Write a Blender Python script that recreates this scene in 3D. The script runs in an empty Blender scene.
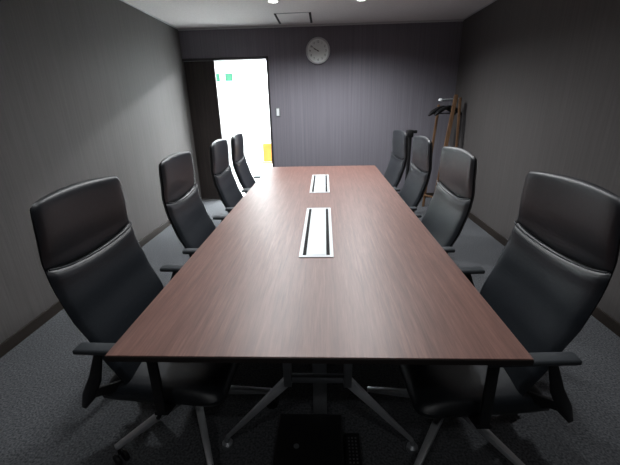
import bpy, bmesh, math, random
from mathutils import Vector, Matrix
PI = math.pi
random.seed(4)
S = bpy.context.scene
C = S.collection

# ------------------------------------------------------------------ camera
XL, XR, YB, H = -1.893, 1.752, 5.098, 2.296       # room
YF = -1.3                                        # wall behind the camera
cd = bpy.data.cameras.new('camera'); cam = bpy.data.objects.new('camera', cd); C.objects.link(cam)
cd.sensor_fit = 'HORIZONTAL'; cd.sensor_width = 36.0; cd.lens = 348.02 / 620 * 36.0
cd.clip_start = 0.02; cd.clip_end = 60
pitch, yaw, roll = 0.35316, -0.0468, -0.02348
fw = Vector((math.sin(yaw) * math.cos(pitch), math.cos(yaw) * math.cos(pitch), -math.sin(pitch)))
rt = Vector((math.cos(yaw), -math.sin(yaw), 0))
up = rt.cross(fw)
r2 = rt * math.cos(roll) - up * -math.sin(roll) * -1.0
r2 = rt * math.cos(roll) + up * math.sin(roll)
u2 = -rt * math.sin(roll) + up * math.cos(roll)
cam.matrix_world = Matrix(((r2.x, u2.x, -fw.x, 0), (r2.y, u2.y, -fw.y, 0), (r2.z, u2.z, -fw.z, 1.3393), (0, 0, 0, 1)))
S.camera = cam

# ------------------------------------------------------------------ world, exposure
S.view_settings.view_transform = 'Standard'; S.view_settings.look = 'None'
S.view_settings.gamma = 1; S.view_settings.use_curve_mapping = False
S.view_settings.exposure = 0.0
w = bpy.data.worlds.new('world'); S.world = w; w.use_nodes = True
w.node_tree.nodes['Background'].inputs[0].default_value = (0.02, 0.02, 0.022, 1)
w.node_tree.nodes['Background'].inputs[1].default_value = 1.0
P_DOWN, P_TUBE = 57.0, 480.0
DOWN_COL, TUBE_COL = (.96, 0.98, 1.0), (0.93, 0.98, 1.0)

# ------------------------------------------------------------------ materials
def mat(name, col, rough=.5, metal=0., spec=.5, emit=None, estr=0.):
    m = bpy.data.materials.new(name); m.use_nodes = True
    b = m.node_tree.nodes['Principled BSDF']
    b.inputs['Base Color'].default_value = (*col, 1); b.inputs['Roughness'].default_value = rough
    b.inputs['Metallic'].default_value = metal; b.inputs['Specular IOR Level'].default_value = spec
    if emit: b.inputs['Emission Color'].default_value = (*emit, 1); b.inputs['Emission Strength'].default_value = estr
    return m
def noisy(m, c1, c2, scale=(1, 1, 1), nscale=50, detail=3, bump=0., pos=(.35, .65), bdist=.002, obj=True):
    nt = m.node_tree; n = nt.nodes; l = nt.links; b = n['Principled BSDF']
    tc = n.new('ShaderNodeTexCoord'); mp = n.new('ShaderNodeMapping'); mp.inputs['Scale'].default_value = scale
    no = n.new('ShaderNodeTexNoise'); no.inputs['Scale'].default_value = nscale; no.inputs['Detail'].default_value = detail
    cr = n.new('ShaderNodeValToRGB'); cr.color_ramp.elements[0].position = pos[0]; cr.color_ramp.elements[1].position = pos[1]
    cr.color_ramp.elements[0].color = (*c1, 1); cr.color_ramp.elements[1].color = (*c2, 1)
    l.new(tc.outputs['Object'], mp.inputs[0]); l.new(mp.outputs[0], no.inputs['Vector'])
    l.new(no.outputs['Fac'], cr.inputs[0]); l.new(cr.outputs[0], b.inputs['Base Color'])
    if bump:
        bp = n.new('ShaderNodeBump'); bp.inputs['Strength'].default_value = bump; bp.inputs['Distance'].default_value = bdist
        l.new(no.outputs['Fac'], bp.inputs['Height']); l.new(bp.outputs[0], b.inputs['Normal'])
    return m
WC = (0.082, 0.076, 0.074); BC = (0.165, 0.158, 0.182)
def wallmat(name, c, sc, k=.1):
    a = tuple(x * (1 - k) for x in c); d = tuple(x * (1 + k) for x in c)
    return noisy(mat(name, c, .75, spec=.3), a, d, sc, 6, 4, .25, (.3, .7), .003)
M = {}
M['wall_side'] = wallmat('wallpaper_warm_grey', WC, (1, 14, .35))
M['wall_back'] = wallmat('wallpaper_blue_grey', BC, (26, 1, .15), .14)
M['ceiling'] = noisy(mat('ceiling_board', (.6, .6, .6), .9, spec=.2), (.70, .67, .66), (.76, .73, .72), (1, 1, 1), 60, 3)
M['cornice'] = mat('cornice', (.5, .5, .52), .6)
M['base'] = mat('baseboard_wood', (.02, .014, .010), .5)
M['carpet'] = noisy(mat('carpet', (.07, .075, .08), .95, spec=.1), (.045, .048, .052), (.15, .155, .165), (1, 1, 1), 110, 4, .6, (.32, .7), .004)
M['white_wall'] = mat('corridor_white', (.8, .82, .82), .8)
M['corr_floor'] = mat('corridor_floor', (.5, .52, .52), .4)
M['door'] = noisy(mat('door_dark_wood', (.018, .013, .012), .5), (.012, .009, .008), (.028, .021, .018), (10, 10, .4), 6, 4)
M['door_frame'] = mat('door_frame_dark', (.03, .027, .03), .45)
M['steel'] = mat('brushed_steel', (.5, .5, .5), .35, 1.0)
M['chrome'] = mat('polished_aluminium', (.80, .82, .84), .36, .7)
M['grey_metal'] = mat('grey_painted_metal', (.16, .17, .18), .45, .3)
M['leather'] = noisy(mat('black_leather', (.016, .018, .021), .40, spec=.62), (.004, .006, .009), (.008, .011, .015), (1, 1, 1), 90, 4, .12, (.3, .7), .001)
M['leg_grey'] = mat('leg_grey_metal', (.36, .38, .40), .4, .5)
M['plastic'] = mat('black_plastic', (.006, .006, .007), .45)
M['armpad'] = mat('dark_grey_arm_pad', (.035, .04, .045), .5)
M['white_metal'] = mat('white_anodised', (.80, .84, .86), .35, .1)
M['slot'] = mat('black_brush_slot', (.008, .008, .009), .9)
M['rim'] = mat('clock_rim', (.5, .51, .52), .35, .3)
M['face'] = mat('clock_face', (.78, .83, .81), .6)
M['ink'] = mat('dark_ink', (.03, .035, .04), .6)
M['sw'] = mat('switch_white', (.72, .75, .76), .4)
M['rackwood'] = noisy(mat('rack_wood', (.16, .08, .035), .5), (.08, .042, .02), (.15, .08, .038), (8, 8, .5), 8, 4)
M['yellow'] = mat('yellow_fabric', (.40, .17, .02), .7)
M['lightwood'] = mat('light_wood', (.55, .33, .15), .5)
M['green'] = mat('sign_green', (.02, .10, .05), .4, emit=(0.0, .3, .25), estr=.3)
M['signwhite'] = mat('sign_white', (.8, .8, .8), .4, emit=(.9, 1, .95), estr=1.0)
M['lens'] = mat('lamp_lens', (.8, .8, .8), .4, emit=(1, .98, .95), estr=9.0)
M['tube'] = mat('tube_lens', (.8, .8, .8), .4, emit=TUBE_COL, estr=170.0)
M['dark_gap'] = mat('dark_gap', (.012, .012, .012), .9)
M['silverperf'] = mat('perforated_silver', (.3, .3, .31), .35, .8)
# walnut table top: grain along y
def walnut():
    m = mat('walnut_laminate', (.16, .075, .055), .42, spec=1.0)
    nt = m.node_tree; n = nt.nodes; l = nt.links; b = n['Principled BSDF']
    tc = n.new('ShaderNodeTexCoord'); mp = n.new('ShaderNodeMapping'); mp.inputs['Scale'].default_value = (16, .8, 1)
    no = n.new('ShaderNodeTexNoise'); no.inputs['Scale'].default_value = 5; no.inputs['Detail'].default_value = 6; no.inputs['Roughness'].default_value = .65
    cr = n.new('ShaderNodeValToRGB'); e = cr.color_ramp.elements
    e[0].position = .3; e[0].color = (.13, .060, .046, 1); e[1].position = .72; e[1].color = (.26, .135, .105, 1)
    k = e.new(.52); k.color = (.19, .090, .069, 1)
    mp2 = n.new('ShaderNodeMapping'); mp2.inputs['Scale'].default_value = (90, 3, 1)
    n2 = n.new('ShaderNodeTexNoise'); n2.inputs['Scale'].default_value = 5; n2.inputs['Detail'].default_value = 3
    mx = n.new('ShaderNodeMixRGB'); mx.blend_type = 'MULTIPLY'; mx.inputs[0].default_value = .45
    c2 = n.new('ShaderNodeValToRGB'); c2.color_ramp.elements[0].position = .35; c2.color_ramp.elements[0].color = (.55, .5, .5, 1); c2.color_ramp.elements[1].position = .6
    l.new(tc.outputs['Object'], mp.inputs[0]); l.new(mp.outputs[0], no.inputs['Vector']); l.new(no.outputs['Fac'], cr.inputs[0])
    l.new(tc.outputs['Object'], mp2.inputs[0]); l.new(mp2.outputs[0], n2.inputs['Vector']); l.new(n2.outputs['Fac'], c2.inputs[0])
    l.new(cr.outputs[0], mx.inputs[1]); l.new(c2.outputs[0], mx.inputs[2]); l.new(mx.outputs[0], b.inputs['Base Color'])
    return m
M['walnut'] = walnut()
M['edge'] = mat('dark_table_edge', (.018, .012, .010), .5)

# ------------------------------------------------------------------ mesh helpers
def link(name, bm, m, parent=None, smooth=False, loc=None):
    me = bpy.data.meshes.new(name); bmesh.ops.recalc_face_normals(bm, faces=bm.faces); bm.to_mesh(me); bm.free()
    if smooth:
        for p in me.polygons: p.use_smooth = True
        try: me.set_sharp_from_angle(angle=math.radians(40))
        except Exception: pass
    o = bpy.data.objects.new(name, me); me.materials.append(m); C.objects.link(o)
    if parent: o.parent = parent
    if loc: o.location = loc
    return o
def BM(): return bmesh.new()
def box(bm, x0, x1, y0, y1, z0, z1, bev=0., seg=2, mtx=None):
    g = bmesh.ops.create_cube(bm, size=1.0)['verts']
    for v in g: v.co = Vector((x0 + (v.co.x + .5) * (x1 - x0), y0 + (v.co.y + .5) * (y1 - y0), z0 + (v.co.z + .5) * (z1 - z0)))
    if bev > 0:
        es = list({e for v in g for e in v.link_edges})
        r = bmesh.ops.bevel(bm, geom=es, offset=bev, segments=seg, profile=.5, affect='EDGES')
        g = list({v for f in r['faces'] for v in f.verts} | {v for v in g if v.is_valid})
    if mtx: 
        for v in g: v.co = mtx @ v.co
    return g
def ring(bm, c, ax1, ax2, ra, rb, n):
    return [bm.verts.new(c + ax1 * (ra * math.cos(2 * PI * i / n)) + ax2 * (rb * math.sin(2 * PI * i / n))) for i in range(n)]
def tube(bm, pts, radii, n=12, flat=1.0, upv=Vector((0, 0, 1))):
    """swept tube; radii per point; flat = ratio of second axis"""
    pts = [Vector(p) for p in pts]
    if not hasattr(radii, '__len__'): radii = [radii] * len(pts)
    rings = []
    for i, p in enumerate(pts):
        t = (pts[min(i + 1, len(pts) - 1)] - pts[max(i - 1, 0)]).normalized()
        a = t.cross(upv)
        if a.length < 1e-3: a = t.cross(Vector((0, 1, 0)))
        a.normalize(); b = a.cross(t).normalized()
        rings.append(ring(bm, p, a, b, radii[i], radii[i] * flat, n))
    for r0, r1 in zip(rings, rings[1:]):
        for i in range(n): bm.faces.new((r0[i], r0[(i + 1) % n], r1[(i + 1) % n], r1[i]))
    bm.faces.new(rings[0]); bm.faces.new(rings[-1])
def bar(bm, p0, p1, w0, h0, w1=None, h1=None, bev=.003, upv=Vector((0, 0, 1))):
    """tapered rectangular bar"""
    p0, p1 = Vector(p0), Vector(p1); w1 = w1 or w0; h1 = h1 or h0
    t = (p1 - p0).normalized(); a = t.cross(upv)
    if a.length < 1e-3: a = t.cross(Vector((0, 1, 0)))
    a.normalize(); b = a.cross(t).normalized()
    vs = []
    for p, ww, hh in ((p0, w0, h0), (p1, w1, h1)):
        for sx, sy in ((-1, -1), (1, -1), (1, 1), (-1, 1)): vs.append(bm.verts.new(p + a * sx * ww / 2 + b * sy * hh / 2))
    fs = [(0, 1, 2, 3), (7, 6, 5, 4), (0, 4, 5, 1), (1, 5, 6, 2), (2, 6, 7, 3), (3, 7, 4, 0)]
    f = [bm.faces.new([vs[i] for i in q]) for q in fs]
    if bev: bmesh.ops.bevel(bm, geom=list({e for q in f for e in q.edges}), offset=bev, segments=2, profile=.5, affect='EDGES')
def lathe(bm, prof, c=(0, 0, 0), n=32, axis='z'):
    c = Vector(c); rings = []
    for r, h in prof:
        row = []
        for i in range(n):
            a = 2 * PI * i / n
            if axis == 'z': v = Vector((r * math.cos(a), r * math.sin(a), h))
            elif axis == 'y': v = Vector((r * math.cos(a), h, r * math.sin(a)))
            else: v = Vector((h, r * math.cos(a), r * math.sin(a)))
            row.append(bm.verts.new(c + v))
        rings.append(row)
    for r0, r1 in zip(rings, rings[1:]):
        for i in range(n): bm.faces.new((r0[i], r0[(i + 1) % n], r1[(i + 1) % n], r1[i]))
    bm.faces.new(rings[0]); bm.faces.new(rings[-1])
def thing(name, label, cat, loc=(0, 0, 0), rotz=0, group=None):
    o = bpy.data.objects.new(name, None); o.empty_display_size = .1; C.objects.link(o)
    o.location = loc; o.rotation_euler = (0, 0, rotz); tag(o, label, cat, group); return o
def tag(o, label, cat, group=None):
    o['label'] = label; o['category'] = cat
    if group: o['group'] = group
    return o
def struct(name, bm, m, parent=None, label=None):
    o = link(name, bm, m, parent)
    if not parent: o['kind'] = 'structure'
    if label: o['label'] = label
    return o

# ------------------------------------------------------------------ setting
T = .12
DX0, DX1, DH = XL + .005, -.768, 1.915      # whole door gap; leaf covers left part
bm = BM(); box(bm, XL - T, XR + T, YF - T, YB + .02, -.06, 0); struct('floor', bm, M['carpet'])
bm = BM(); box(bm, XL - T, XR + T, YF - T, YB + T, H, H + .06); struct('ceiling', bm, M['ceiling'])
bm = BM(); box(bm, XL - T, XL, YF - T, YB + T, 0, H); struct('wall_left', bm, M['wall_side'])
bm = BM(); box(bm, XR, XR + T, YF - T, YB + T, 0, H); struct('wall_right', bm, M['wall_side'])
bm = BM(); box(bm, XL, XR, YF - T, YF, 0, H); struct('wall_front', bm, M['wall_side'])
bm = BM(); box(bm, XL, DX1 + .03, YB, YB + T, DH + .03, H); box(bm, DX1 + .03, XR, YB, YB + T, 0, H); struct('wall_back', bm, M['wall_back'])
bh, bt = .072, .012
bm = BM(); box(bm, XL, XL + bt, YF, YB, 0, bh, .002); struct('baseboard_left', bm, M['base'])
bm = BM(); box(bm, XR - bt, XR, YF, YB, 0, bh, .002); struct('baseboard_right', bm, M['base'])
bm = BM(); box(bm, DX1 + .03, XR - bt, YB - bt, YB, 0, bh, .002); struct('baseboard_back', bm, M['base'])
bm = BM(); box(bm, XL + bt, XR - bt, YF, YF + bt, 0, bh, .002); struct('baseboard_front', bm, M['base'])
ch = .022
bm = BM(); box(bm, XL, XR, YB - .018, YB, H - ch, H, .004); struct('trim_1', bm, M['cornice'])
bm = BM(); box(bm, XL, XL + .012, YF, YB - .018, H - .012, H, .003); struct('trim_2', bm, M['cornice'])
bm = BM(); box(bm, XR - .012, XR, YF, YB - .018, H - .012, H, .003); struct('trim_3', bm, M['cornice'])
# door: frame, sliding leaf
d = bpy.data.objects.new('door_1', None); C.objects.link(d); d.location = (0, YB, 0); d['kind'] = 'structure'
bm = BM()
box(bm, XL, DX1 + .03, -.012, T + .01, DH, DH + .03, .002)
box(bm, DX1, DX1 + .03, -.012, T + .01, 0, DH, .002)
struct('door_frame', bm, M['door_frame'], d)
bm = BM(); box(bm, XL + .002, -1.478, .028, .062, .008, DH - .002, .003); struct('door_leaf', bm, M['door'], d)
bm = BM(); box(bm, XL, DX1, -.005, T, 0.0, .006, .002); struct('threshold', bm, M['steel'], d, 'bright metal threshold strip')
# corridor
CY1, CX0, CX1, CH = 7.3, -3.6, 4.2, 2.5
bm = BM(); box(bm, CX0, CX1, YB + T, CY1, -.06, 0); box(bm, XL, DX1, YB + .02, YB + T, -.06, 0); struct('floor_corridor', bm, M['corr_floor'])
bm = BM(); box(bm, CX0, CX1, YB + T, CY1, CH, CH + .05); struct('ceiling_corridor', bm, M['white_wall'])
bm = BM(); box(bm, CX0, CX1, CY1, CY1 + .08, 0, CH); struct('wall_corridor', bm, M['white_wall'])
bm = BM(); box(bm, CX0 - .08, CX0, YB + T, CY1, 0, CH); struct('wall_corridor_left', bm, M['white_wall'])
bm = BM(); box(bm, CX1, CX1 + .08, YB + T, CY1, 0, CH); struct('wall_corridor_right', bm, M['white_wall'])
bm = BM(); box(bm, CX0, XL - T, YB + T - .06, YB + T, 0, CH); box(bm, XL - T, XR + T, YB + T, YB + T + .012, H + .0, CH); box(bm, XL - T, XL, YB + T, YB + T + .012, 0, H); box(bm, XL, DX1 + .03, YB + T, YB + T + .012, DH + .03, H); box(bm, DX1 + .03, XR + T, YB + T, YB + T + .012, 0, H); box(bm, XR + T, CX1, YB + T - .06, YB + T, 0, CH)
struct('wall_corridor_near', bm, M['white_wall'])
# white corridor door casing on the far corridor wall
dd = bpy.data.objects.new('door_2', None); C.objects.link(dd); dd.location = (-1.72, CY1, 0); dd['kind'] = 'structure'
bm = BM(); box(bm, -.45, -.40, -.02, 0, 0, 2.05, .003); box(bm, .40, .45, -.02, 0, 0, 2.05, .003); box(bm, -.40, .40, -.02, 0, 2.0, 2.05, .003); struct('door_frame', bm, M['cornice'], dd)
bm = BM(); box(bm, -.398, .398, -.01, -.001, .01, 1.998, .002); struct('door_leaf', bm, M['white_wall'], dd)

# ------------------------------------------------------------------ lamps
def downlight(x, y, label, group=None, power=1.0):
    t = thing('downlight', label, 'ceiling light', (x, y, H), 0, group)
    bm = BM(); lathe(bm, [(.055, 0), (.058, -.004), (.050, -.008), (.043, -.004), (.043, 0)], n=32); link('trim_ring', bm, M['white_metal'], t, True)
    bm = BM(); lathe(bm, [(.042, -.001), (.042, -.004), (.02, -.0055)], n=32); link('lens', bm, M['lens'], t, True)
    l = bpy.data.lights.new('downlight_lamp', 'SPOT'); l.energy = P_DOWN * power; l.color = DOWN_COL; l.spot_size = math.radians(154); l.spot_blend = .85; l.shadow_soft_size = .04
    lo = bpy.data.objects.new('downlight_lamp', l); C.objects.link(lo); lo.parent = t; lo.location = (0, 0, -.03)
    return t
dl = [(-.495, 3.97, 'round ceiling downlight at the top edge, left of the two lit ones'), (.372, 4.01, 'round ceiling downlight at the top edge, right of the two lit ones')]
for x, y, lb in dl: downlight(x, y, lb, 'ceiling downlights', 2.3)
for y in (2.6, 1.1, -.5):
    for x, s in ((-.5, 'left'), (.372, 'right')):
        downlight(x, y, 'round ceiling downlight overhead on the %s, %s' % (s, 'above the middle of the table' if y > 2 else 'above the near end of the table' if y > 0 else 'behind the camera'), 'ceiling downlights', .95 if y > 2 else .38 if y > 0 else .12)
def tube_light(x0, x1, y, z, label):
    t = thing('corridor_light', label, 'ceiling light', ((x0 + x1) / 2, y, z + .05), 0, 'corridor lights'); h = (x1 - x0) / 2
    bm = BM(); box(bm, -h, h, -.05, .05, -.02, .0 + (CH - z - .05), .004); link('housing', bm, M['white_wall'], t)
    bm = BM(); box(bm, -h + .02, h - .02, -.02, .02, -.05, -.02, .01); link('tube', bm, M['tube'], t)
    l = bpy.data.lights.new('corridor_lamp', 'AREA'); l.shape = 'RECTANGLE'; l.size = 2 * h; l.size_y = .05; l.energy = P_TUBE * (x1 - x0) / 2; l.color = TUBE_COL
    lo = bpy.data.objects.new('corridor_lamp', l); C.objects.link(lo); lo.parent = t; lo.location = (0, 0, -.06)
tube_light(-1.0, .9, 6.5, 2.345, 'long white corridor tube light beyond the back wall, nearer the doorway')
tube_light(1.2, 3.1, 6.5, 2.345, 'long white corridor tube light beyond the back wall, farther right of the doorway')

# ------------------------------------------------------------------ table
TX0, TX1, TY0, TY1, TZ = -.594, .528, .7365, 3.7115, .72
tc = (TX0 + TX1) / 2
t = thing('conference_table', 'long walnut conference table with dark edge on splayed polished legs', 'table', (tc, (TY0 + TY1) / 2, 0))
hx, hy = (TX1 - TX0) / 2, (TY1 - TY0) / 2
bm = BM(); box(bm, -hx + .0015, hx - .0015, -hy + .0015, hy - .0015, TZ - .003, TZ, .0008, 1); link('tabletop', bm, M['walnut'], t)
bm = BM(); box(bm, -hx, hx, -hy, hy, TZ - .020, TZ - .003, .001, 1); link('edge_band', bm, M['edge'], t)
bm = BM()
for sx in (-1, 1): box(bm, sx * .1 - .02, sx * .1 + .02, -hy + .40, hy - .40, TZ - .064, TZ - .020, .003)
link('beam', bm, M['grey_metal'], t)
for yy in (-hy + .31, hy - .31):
    sg = -1 if yy < 0 else 1
    for sx in (-1, 1):
        bm = BM(); box(bm, sx * .113 - .015, sx * .113 + .015, yy - .018, yy + .018, .335, TZ - .062, .004)
        link('upright', bm, M['leg_grey'], t, True)
    bm = BM(); box(bm, -.098, .098, yy - .012, yy + .012, .350, .378, .004); link('crossbar', bm, M['leg_grey'], t, True)
    for sx in (-1, 1):
        bm = BM()
        bar(bm, (sx * .108, yy, .360), (sx * .380, yy, .050), .028, .036, .014, .016, .005)
        lg = link('leg', bm, M['chrome'], t, True)
        bm = BM(); lathe(bm, [(.004, .05), (.010, .04), (.010, .03), (.022, .02), (.024, .004), (.022, 0)], (sx * .382, yy, 0), 20); link('foot', bm, M['leg_grey'], lg, True)
# cable duct under the table
bm = BM(); box(bm, -.025, .035, -hy + .43, -hy + .46, .0, TZ - .020, .004); link('cable_duct', bm, M['leg_grey'], t, True)
bm = BM()
tube(bm, [(-.105, -hy + .28, .69), (-.09, -hy + .26, .60), (-.12, -hy + .27, .52), (-.10, -hy + .30, .47), (-.03, -hy + .40, .50), (0, -hy + .46, .60)], .003, 8)
link('cable', bm, M['plastic'], t, True)
def cable_box(y0, y1, label):
    L = (y1 - y0) / 2; W = .075
    b = thing('cable_box', label, 'cable box', (-.040, (y0 + y1) / 2, TZ), 0, 'table cable boxes')
    fr = BM(); z = .004
    for q in ((-W, -W + .016, -L, L), (W - .016, W, -L, L), (-W + .016, W - .016, -L, -L + .018), (-W + .016, W - .016, L - .018, L)): box(fr, *q, 0, z, .0008, 1)
    link('frame', fr, M['white_metal'], b)
    lid = BM(); box(lid, -.044, .044, -L + .020, L - .020, 0, z + .0005, .0015); link('lid', lid, M['white_metal'], b)
    for sx in (-1, 1):
        g = BM(); box(g, min(sx * .0445, sx * .0585), max(sx * .0445, sx * .0585), -L + .019, L - .019, 0, .0015); link('cable_slot', g, M['slot'], b)
cable_box(1.365, 2.118, 'white metal cable box set into the table top, the nearer larger one')
cable_box(2.525, 3.215, 'white metal cable box set into the table top, the farther smaller one')

# ------------------------------------------------------------------ chairs
def interp(tab, z):
    for (a, va), (b, vb) in zip(tab, tab[1:]):
        if z <= b:
            k = max(0, (z - a) / (b - a)); k = k * k * (3 - 2 * k) * .35 + k * .65
            return va + (vb - va) * k
    return tab[-1][1]
XB = [(.32, -.09), (.55, -.168), (.68, -.222), (.80, -.256), (.88, -.266), (.96, -.262), (1.08, -.262)]
WB = [(.32, .215), (.55, .242), (.70, .248), (.84, .244), (1.08, .230)]
def xb(z): return interp(XB, z)
def wb(z): return interp(WB, z)
ZT = 1.088
def edge(a, n=5, m=2.2): return max(0., 1 - abs(2 * a - 1) ** n) ** (1 / m)
def panel(zlo, zhi, tf, tb, rtop=0., rbot=0., inset=0., bul=None, nu=26, nv=22):
    bm = BM(); F = []; B = []
    for i in range(nu + 1):
        a = i / nu; s = .5 - .5 * math.cos(PI * a); s = .5 * a + .5 * s
        fr, br = [], []
        for j in range(nv + 1):
            c = j / nv; v = -math.cos(PI * c) * .5 + (2 * c - 1) * .5
            z0, z1 = zlo(v), zhi(v); z = z0 + (z1 - z0) * s
            wz = wb(z) - inset
            if rtop and z1 - z < rtop: q = 1 - (z1 - z) / rtop; wz -= rtop * (1 - math.sqrt(max(0, 1 - q * q)))
            if rbot and z - z0 < rbot: q = 1 - (z - z0) / rbot; wz -= rbot * (1 - math.sqrt(max(0, 1 - q * q)))
            base = xb(z) + .022 * v * v
            e = edge((v + 1) / 2, 8, 2) * edge(s, 10, 2)
            x = base + tf * e + (bul(v, s) * e if bul else 0)
            fr.append(bm.verts.new((x, v * wz, z))); br.append(bm.verts.new((base - tb * (.35 + .65 * e), v * wz, z)))
        F.append(fr); B.append(br)
    for G, flip in ((F, 0), (B, 1)):
        for i in range(nu):
            for j in range(nv):
                q = (G[i][j], G[i][j + 1], G[i + 1][j + 1], G[i + 1][j]); bm.faces.new(q if not flip else q[::-1])
    for i in range(nu):
        for j in (0, nv): bm.faces.new((F[i][j], F[i + 1][j], B[i + 1][j], B[i][j]))
    for j in range(nv):
        for i in (0, nu): bm.faces.new((F[i][j], F[i][j + 1], B[i][j + 1], B[i][j]))
    return bm
seam = lambda v: .858 - .034 * (1 - v * v)
def make_chair(name, label):
    t = thing(name, label, 'chair')
    lo = lambda v: .325; hi = lambda v: ZT - .012 * v * v
    link('back_shell', panel(lambda v: .32, lambda v: ZT - .006 - .012 * v * v, -.004, .030, .028, .06, .006), M['plastic'], t, True)
    link('backrest', panel(lo, lambda v: seam(v) - .002, .024, 0, 0, .05, 0, lambda v, s: .008 * math.exp(-((s - .96) / .05) ** 2)), M['leather'], t, True)
    link('headrest', panel(seam, hi, .022, 0, .03, 0, 0, lambda v, s: -.006 * math.exp(-(s / .35) ** 2)), M['leather'], t, True)
    bm = BM(); pts = []
    for k in range(25):
        v = -.985 + 1.97 * k / 24; z = seam(v) + .001; pts.append((xb(z) + .022 * v * v + .026 * edge((v + 1) / 2, 8, 2) + .002, v * wb(z), z))
    tube(bm, pts, .0035, 8); link('piping', bm, M['leather'], t, True)
    # seat cushion: grid with waterfall front
    bm = BM(); nx, ny = 22, 20; Ft, Bt = [], []
    x0, x1, hw = -.175, .285, .262
    for i in range(nx + 1):
        a = i / nx; a2 = .5 * a + .25 * (1 - math.cos(PI * a)); r1, r2_ = [], []
        for j in range(ny + 1):
            c = j / ny; v = .5 * (2 * c - 1) - .5 * math.cos(PI * c)
            X = x0 + (x1 - x0) * a2; w_ = hw - .02 * (1 - a2)
            q = max(0, (a2 - .86) / .14); w_ -= .05 * (1 - math.sqrt(max(0, 1 - q * q)))
            e = edge((v + 1) / 2, 8, 2) * edge(a2, 12, 2)
            z = .345 + .050 * e - .030 * max(0, a2 - .6) ** 2 / .16 * e - .008 * (1 - v * v) * math.sin(PI * a2)
            r1.append(bm.verts.new((X, v * w_, z))); r2_.append(bm.verts.new((X, v * w_ * .985, .345 - .050 * (.3 + .7 * e))))
        Ft.append(r1); Bt.append(r2_)
    for G in (Ft, Bt):
        for i in range(nx):
            for j in range(ny): bm.faces.new((G[i][j], G[i][j + 1], G[i + 1][j + 1], G[i + 1][j]))
    for i in range(nx):
        for j in (0, ny): bm.faces.new((Ft[i][j], Ft[i + 1][j], Bt[i + 1][j], Bt[i][j]))
    for j in range(ny):
        for i in (0, nx): bm.faces.new((Ft[i][j], Ft[i][j + 1], Bt[i][j + 1], Bt[i][j]))
    link('seat', bm, M['leather'], t, True)
    bm = BM(); box(bm, -.13, .22, -.20, .20, .280, .305, .008); link('seat_pan', bm, M['plastic'], t, True)
    bm = BM(); box(bm, -.12, .08, -.07, .07, .235, .282, .012); bar(bm, (-.10, 0, .275), (-.15, 0, .36), .09, .03, .09, .02); link('mechanism', bm, M['plastic'], t, True)
    bm = BM(); tube(bm, [(.03, -.06, .262), (.03, -.20, .262), (.03, -.255, .258)], [.005, .005, .008], 10); link('lever', bm, M['plastic'], t, True)
    for s in (-1, 1):
        bm = BM(); ys = s * .298
        bar(bm, (.085, ys, .597), (.080, ys, .335), .014, .034, .014, .036, .004, Vector((1, 0, 0)))
        fs = link('arm_post', bm, M['plastic'], t, True)
        bm = BM(); bar(bm, (.080, ys + .006 * s, .338), (.075, s * .18, .300), .05, .014, .05, .014, .003)
        link('seat_bracket', bm, M['plastic'], fs)
        bm = BM(); tube(bm, [(-.09, ys, .597), (-.13, ys, .48), (-.175, ys - .004 * s, .40), (-.215, ys - .012 * s, .335)], [.014, .022, .024, .010], 14, .5, Vector((0, 1, 0)))
        rs = link('rear_arm_support', bm, M['plastic'], t, True)
        bm = BM(); bar(bm, (-.165, ys, .41), (-.10, s * .19, .36), .014, .035, .014, .035, .003)
        link('back_bracket', bm, M['plastic'], rs)
        bm = BM(); box(bm, -.165, .115, ys - .024, ys + .024, .592, .612, .008, 3); link('armrest', bm, M['armpad'], t, True)
    bm = BM(); tube(bm, [(0, 0, .13), (0, 0, .19)], .026, 20); tube(bm, [(0, 0, .19), (0, 0, .24)], .014, 16); link('gas_lift', bm, M['plastic'], t, True)
    bs = BM(); lathe(bs, [(.02, .175), (.036, .17), (.042, .155), (.040, .115), (.02, .11)], n=24)
    for c_ in list(t.children): c_.location.x -= .06
    base = link('base_hub', bs, M['chrome'], t, True)
    for k in range(5):
        a = math.radians(72 * k); dx, dy = math.cos(a), math.sin(a)
        bm = BM(); bar(bm, (dx * .03, dy * .03, .148), (dx * .345, dy * .345, .088), .034, .034, .022, .018, .004); sp = link('spoke', bm, M['chrome'], t, True)
        bm = BM(); cx, cy = dx * .335, dy * .335; px, py = -dy, dx
        tube(bm, [(cx, cy, .085), (cx, cy, .05)], .006, 10)
        R = Matrix.Translation((cx, cy, 0)) @ Matrix.Rotation(a + .6 * k, 4, 'Z')
        for sy in (-1, 1):
            b2 = BM(); lathe(b2, [(.008, sy * .006), (.024, sy * .008), (.0275, sy * .014), (.024, sy * .022), (.008, sy * .024)], (0, 0, .0275), 20, 'y')
            for v in b2.verts: v.co = R @ v.co
            me = bpy.data.meshes.new('tmp'); b2.to_mesh(me); b2.free(); bm.from_mesh(me); bpy.data.meshes.remove(me)
        link('caster', bm, M['plastic'], sp, True)
    return t
def copy_tree(o, parent=None):
    c = o.copy(); C.objects.link(c)
    if parent: c.parent = parent
    for chd in o.children: copy_tree(chd, c)
    return c
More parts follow.
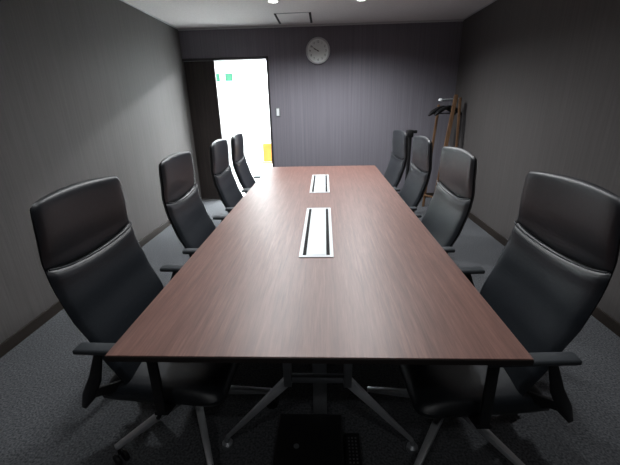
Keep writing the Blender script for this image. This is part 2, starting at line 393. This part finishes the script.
# (x of back top, y, turn) on each side; root sits .262 in front of the back
chairs = [
 ('L', -.882, 1.212, -.03, 'black leather high-back office chair nearest the camera on the left side of the table'),
 ('L', -.851, 2.013, .025, 'black leather high-back office chair second from the camera on the left side of the table'),
 ('L', -.833, 2.822, .018, 'black leather high-back office chair third from the camera on the left side'),
 ('L', -.839, 3.469, .035, 'black leather high-back office chair farthest on the left, against the bright doorway'),
 ('R', .813, 1.185, .050, 'black leather high-back office chair nearest the camera on the right side of the table'),
 ('R', .739, 2.022, .032, 'black leather high-back office chair second from the camera on the right side of the table'),
 ('R', .742, 2.790, .003, 'black leather high-back office chair third from the camera on the right side'),
 ('R', .706, 3.452, .054, 'black leather high-back office chair farthest on the right side of the table'),
]
turns = [9, 18, 18, 18, 18, 54, 18, 18]
proto = make_chair('office_chair', 'x')
for i, (side, x, y, a, lb) in enumerate(chairs):
    o = proto if i == 0 else copy_tree(proto)
    ang = a if side == 'L' else PI - (-a)
    o.rotation_euler = (0, 0, ang)
    o.location = (x + .295 * math.cos(ang), y + .295 * math.sin(ang), 0)
    for c_ in o.children:
        if c_.name.startswith('spoke'): c_.rotation_euler = (0, 0, math.radians(turns[i]) - ang)
    tag(o, lb, 'chair', 'office chairs around the conference table')

# ------------------------------------------------------------------ wall clock
t = thing('wall_clock', 'round white wall clock with grey rim high on the back wall', 'clock', (-.078, YB, 1.99))
R_ = .158
bm = BM(); lathe(bm, [(R_ - .01, 0), (R_, -.006), (R_, -.028), (R_ - .008, -.036), (R_ - .018, -.034), (R_ - .021, -.022), (R_ - .021, -.004)], n=56, axis='y'); link('rim', bm, M['rim'], t, True)
bm = BM(); lathe(bm, [(R_ - .022, -.012), (R_ - .022, -.020), (.01, -.020)], n=56, axis='y'); link('clock_face', bm, M['face'], t)
def text_bm(bm, s, size, mtx):
    cu = bpy.data.curves.new('txt', 'FONT'); cu.body = s; cu.size = size; cu.align_x = 'CENTER'; cu.align_y = 'CENTER'; cu.extrude = .0006
    o = bpy.data.objects.new('txt', cu); me = bpy.data.meshes.new_from_object(o)
    me.transform(mtx); bm.from_mesh(me); bpy.data.objects.remove(o); bpy.data.curves.remove(cu); bpy.data.meshes.remove(me)
bm = BM()
for h in range(1, 13):
    a = math.radians(30 * h)
    text_bm(bm, str(h), .036, Matrix.Translation((.104 * math.sin(a), -.0208, .104 * math.cos(a))) @ Matrix.Rotation(PI / 2, 4, 'X'))
link('numerals', bm, M['ink'], t)
for nm, deg, L, wd, yy in (('hour_hand', 295, .062, .009, -.0235), ('minute_hand', 302, .098, .006, -.0255)):
    a = math.radians(deg); bm = BM(); d_ = Vector((math.sin(a), 0, math.cos(a)))
    bar(bm, Vector((0, yy, 0)) - d_ * .015, Vector((0, yy, 0)) + d_ * L, .0015, wd, .0015, wd * .7, 0, Vector((0, 1, 0)).cross(d_)); link(nm, bm, M['ink'], t)
bm = BM(); lathe(bm, [(.007, -.020), (.007, -.028), (.003, -.029)], n=16, axis='y'); link('hub', bm, M['ink'], t)

# light switch
t = thing('light_switch', 'small white light switch on the back wall right of the doorway', 'switch', (-.645, YB, 1.245))
bm = BM(); box(bm, -.034, .034, -.006, 0, -.06, .06, .003); link('switch_plate', bm, M['grey_metal'], t)
bm = BM(); box(bm, -.019, .019, -.011, -.006, -.048, .048, .002); link('rocker', bm, M['sw'], t)

# ceiling hatch
t = thing('ceiling_hatch', 'flush rectangular ceiling hatch with two dark side slots', 'ceiling hatch', (-.348, 4.71, H))
bm = BM(); box(bm, -.195, .195, -.25, .25, -.006, 0, .002); link('hatch_panel', bm, M['ceiling'], t)
for sx in (-1, 1):
    bm = BM(); box(bm, sx * .195 - .013, sx * .195 + .013, -.25, .25, -.009, -.001, .001); link('slot', bm, M['dark_gap'], t)
for sy in (-.252, .252):
    bm = BM(); box(bm, -.182, .182, sy - .002, sy + .002, -.007, 0); link('seam', bm, M['cornice'], t)

# ------------------------------------------------------------------ coat rack in the far right corner
t = thing('coat_rack', 'wooden coat rack with slanted posts in the far right corner', 'coat rack', (1.5, 4.6, 0))
def P(x, y, z): return (x - 1.5, y - 4.6, z)
bm = BM(); bar(bm, P(1.605, 4.62, 1.41), P(1.40, 4.42, 0.0), .045, .028, .045, .028, .004, Vector((0, 1, 0))); link('post', bm, M['rackwood'], t)
bm = BM(); bar(bm, P(1.650, 4.60, 1.375), P(1.665, 4.48, 0.0), .028, .024, .028, .024, .004, Vector((0, 1, 0))); link('post', bm, M['rackwood'], t)
bm = BM(); bar(bm, P(1.44, 4.72, 1.30), P(1.33, 4.62, 0.0), .03, .022, .03, .022, .004, Vector((0, 1, 0))); link('post', bm, M['rackwood'], t)
bm = BM(); tube(bm, [P(1.44, 4.70, 1.355), P(1.66, 4.60, 1.36)], .011, 12); link('rail', bm, M['grey_metal'], t, True)
bm = BM(); lathe(bm, [(.012, 0), (.024, .006), (.026, .02), (.02, .034), (.006, .04)], P(1.445, 4.70, 1.335), 20); link('end_cap', bm, M['sw'], t, True)
bm = BM(); bar(bm, P(1.335, 4.62, .16), P(1.44, 4.455, .16), .025, .02); bar(bm, P(1.42, 4.46, .16), P(1.66, 4.50, .16), .025, .02); link('lower_rail', bm, M['rackwood'], t)
def hanger(x, y, z, rz, label):
    h = thing('coat_hanger', label, 'hanger', (x, y, z), rz, 'hangers on the coat rack')
    bm = BM(); tube(bm, [(.0, 0, -.075), (0, 0, -.04), (.018, 0, -.028), (.024, 0, -.008), (.012, 0, .0125), (-.006, 0, .0145), (-.018, 0, .006)], .0025, 8, upv=Vector((0, 1, 0))); link('hook', bm, M['grey_metal'], h, True)
    bm = BM(); pts = [(-.22, 0, -.18), (-.17, 0, -.145), (-.08, 0, -.105), (0, 0, -.082), (.08, 0, -.105), (.17, 0, -.145), (.22, 0, -.18)]
    tube(bm, pts, [.016, .030, .028, .018, .028, .030, .016], 12, .8); link('shoulder', bm, M['plastic'], h, True)
    bm = BM(); tube(bm, [(-.17, 0, -.16), (0, 0, -.165), (.17, 0, -.16)], .006, 8); link('trouser_bar', bm, M['plastic'], h, True)
hanger(1.480, 4.683, 1.357, .5, 'black coat hanger on the coat rack rail, the left one beside the white end cap')
hanger(1.545, 4.653, 1.359, .5, 'black coat hanger on the coat rack rail, the right one nearest the thick post')

# slim stand behind the farthest right chair
t = thing('pole_stand', 'thin black pole stand with a small boxy head behind the farthest right chair', 'stand', (1.0, 4.25, 0))
bm = BM(); lathe(bm, [(.11, 0), (.11, .008), (.02, .018), (.012, .02)], n=28); link('stand_base', bm, M['plastic'], t, True)
bm = BM(); tube(bm, [(0, 0, .015), (0, 0, .97)], .022, 14); link('pole', bm, M['plastic'], t, True)
bm = BM(); box(bm, -.045, .03, -.04, .04, 0.95, 1.035, .01); box(bm, .03, .075, -.02, .02, 0.995, 1.03, .006); link('head', bm, M['plastic'], t, True)

# ------------------------------------------------------------------ under the table
t = thing('equipment_case', 'black equipment case on the carpet under the near end of the table', 'case', (-.055, 1.02, 0))
bm = BM(); box(bm, -.15, .12, -.13, .13, .0, .075, .006); link('case_body', bm, M['plastic'], t)
bm = BM(); lathe(bm, [(.008, .0755), (.011, .0775), (.011, .0795), (.006, .0795)], (-.065, -.03, 0), 18); link('knob', bm, M['grey_metal'], t, True)
t = thing('power_strip', 'black perforated adapter with rows of silver dots beside the case', 'adapter', (.105, .99, 0))
bm = BM(); box(bm, -.03, .03, -.12, .09, 0, .05, .005); link('adapter_body', bm, M['plastic'], t)
bm = BM()
for i in range(3):
    for j in range(12): box(bm, -.019 + i * .014, -.012 + i * .014, -.105 + j * .015, -.098 + j * .015, .050, .0508)
link('perforation', bm, M['silverperf'], t, label=None) if False else link('perforation', bm, M['silverperf'], t)

# ------------------------------------------------------------------ corridor furniture
t = thing('yellow_chair', 'yellow padded chair standing in the bright corridor, half hidden by the door jamb', 'chair', (-.925, 6.45, 0))
bm = BM(); box(bm, -.17, .22, -.20, -.16, .39, .71, .02, 3); link('backrest', bm, M['yellow'], t, True)
bm = BM(); box(bm, -.2, .22, -.2, .2, .35, .385, .015, 3); link('seat', bm, M['lightwood'], t, True)
for sx in (-.17, .19):
    for sy in (-.17, .17):
        bm = BM(); tube(bm, [(sx, sy, 0), (sx * .95, sy * .95, .355)], .009, 10); link('leg', bm, M['grey_metal'], t, True)
t = thing('exit_sign', 'small green emergency exit sign on the white corridor wall', 'sign', (-2.01, CY1 - .03, 1.86))
bm = BM(); box(bm, -.26, .26, 0, .028, -.09, .09, .004); link('sign_box', bm, M['signwhite'], t)
bm = BM(); box(bm, -.25, .0, -.002, 0, -.07, .07); box(bm, .10, .25, -.002, 0, -.07, .07); link('green_panel', bm, M['green'], t)
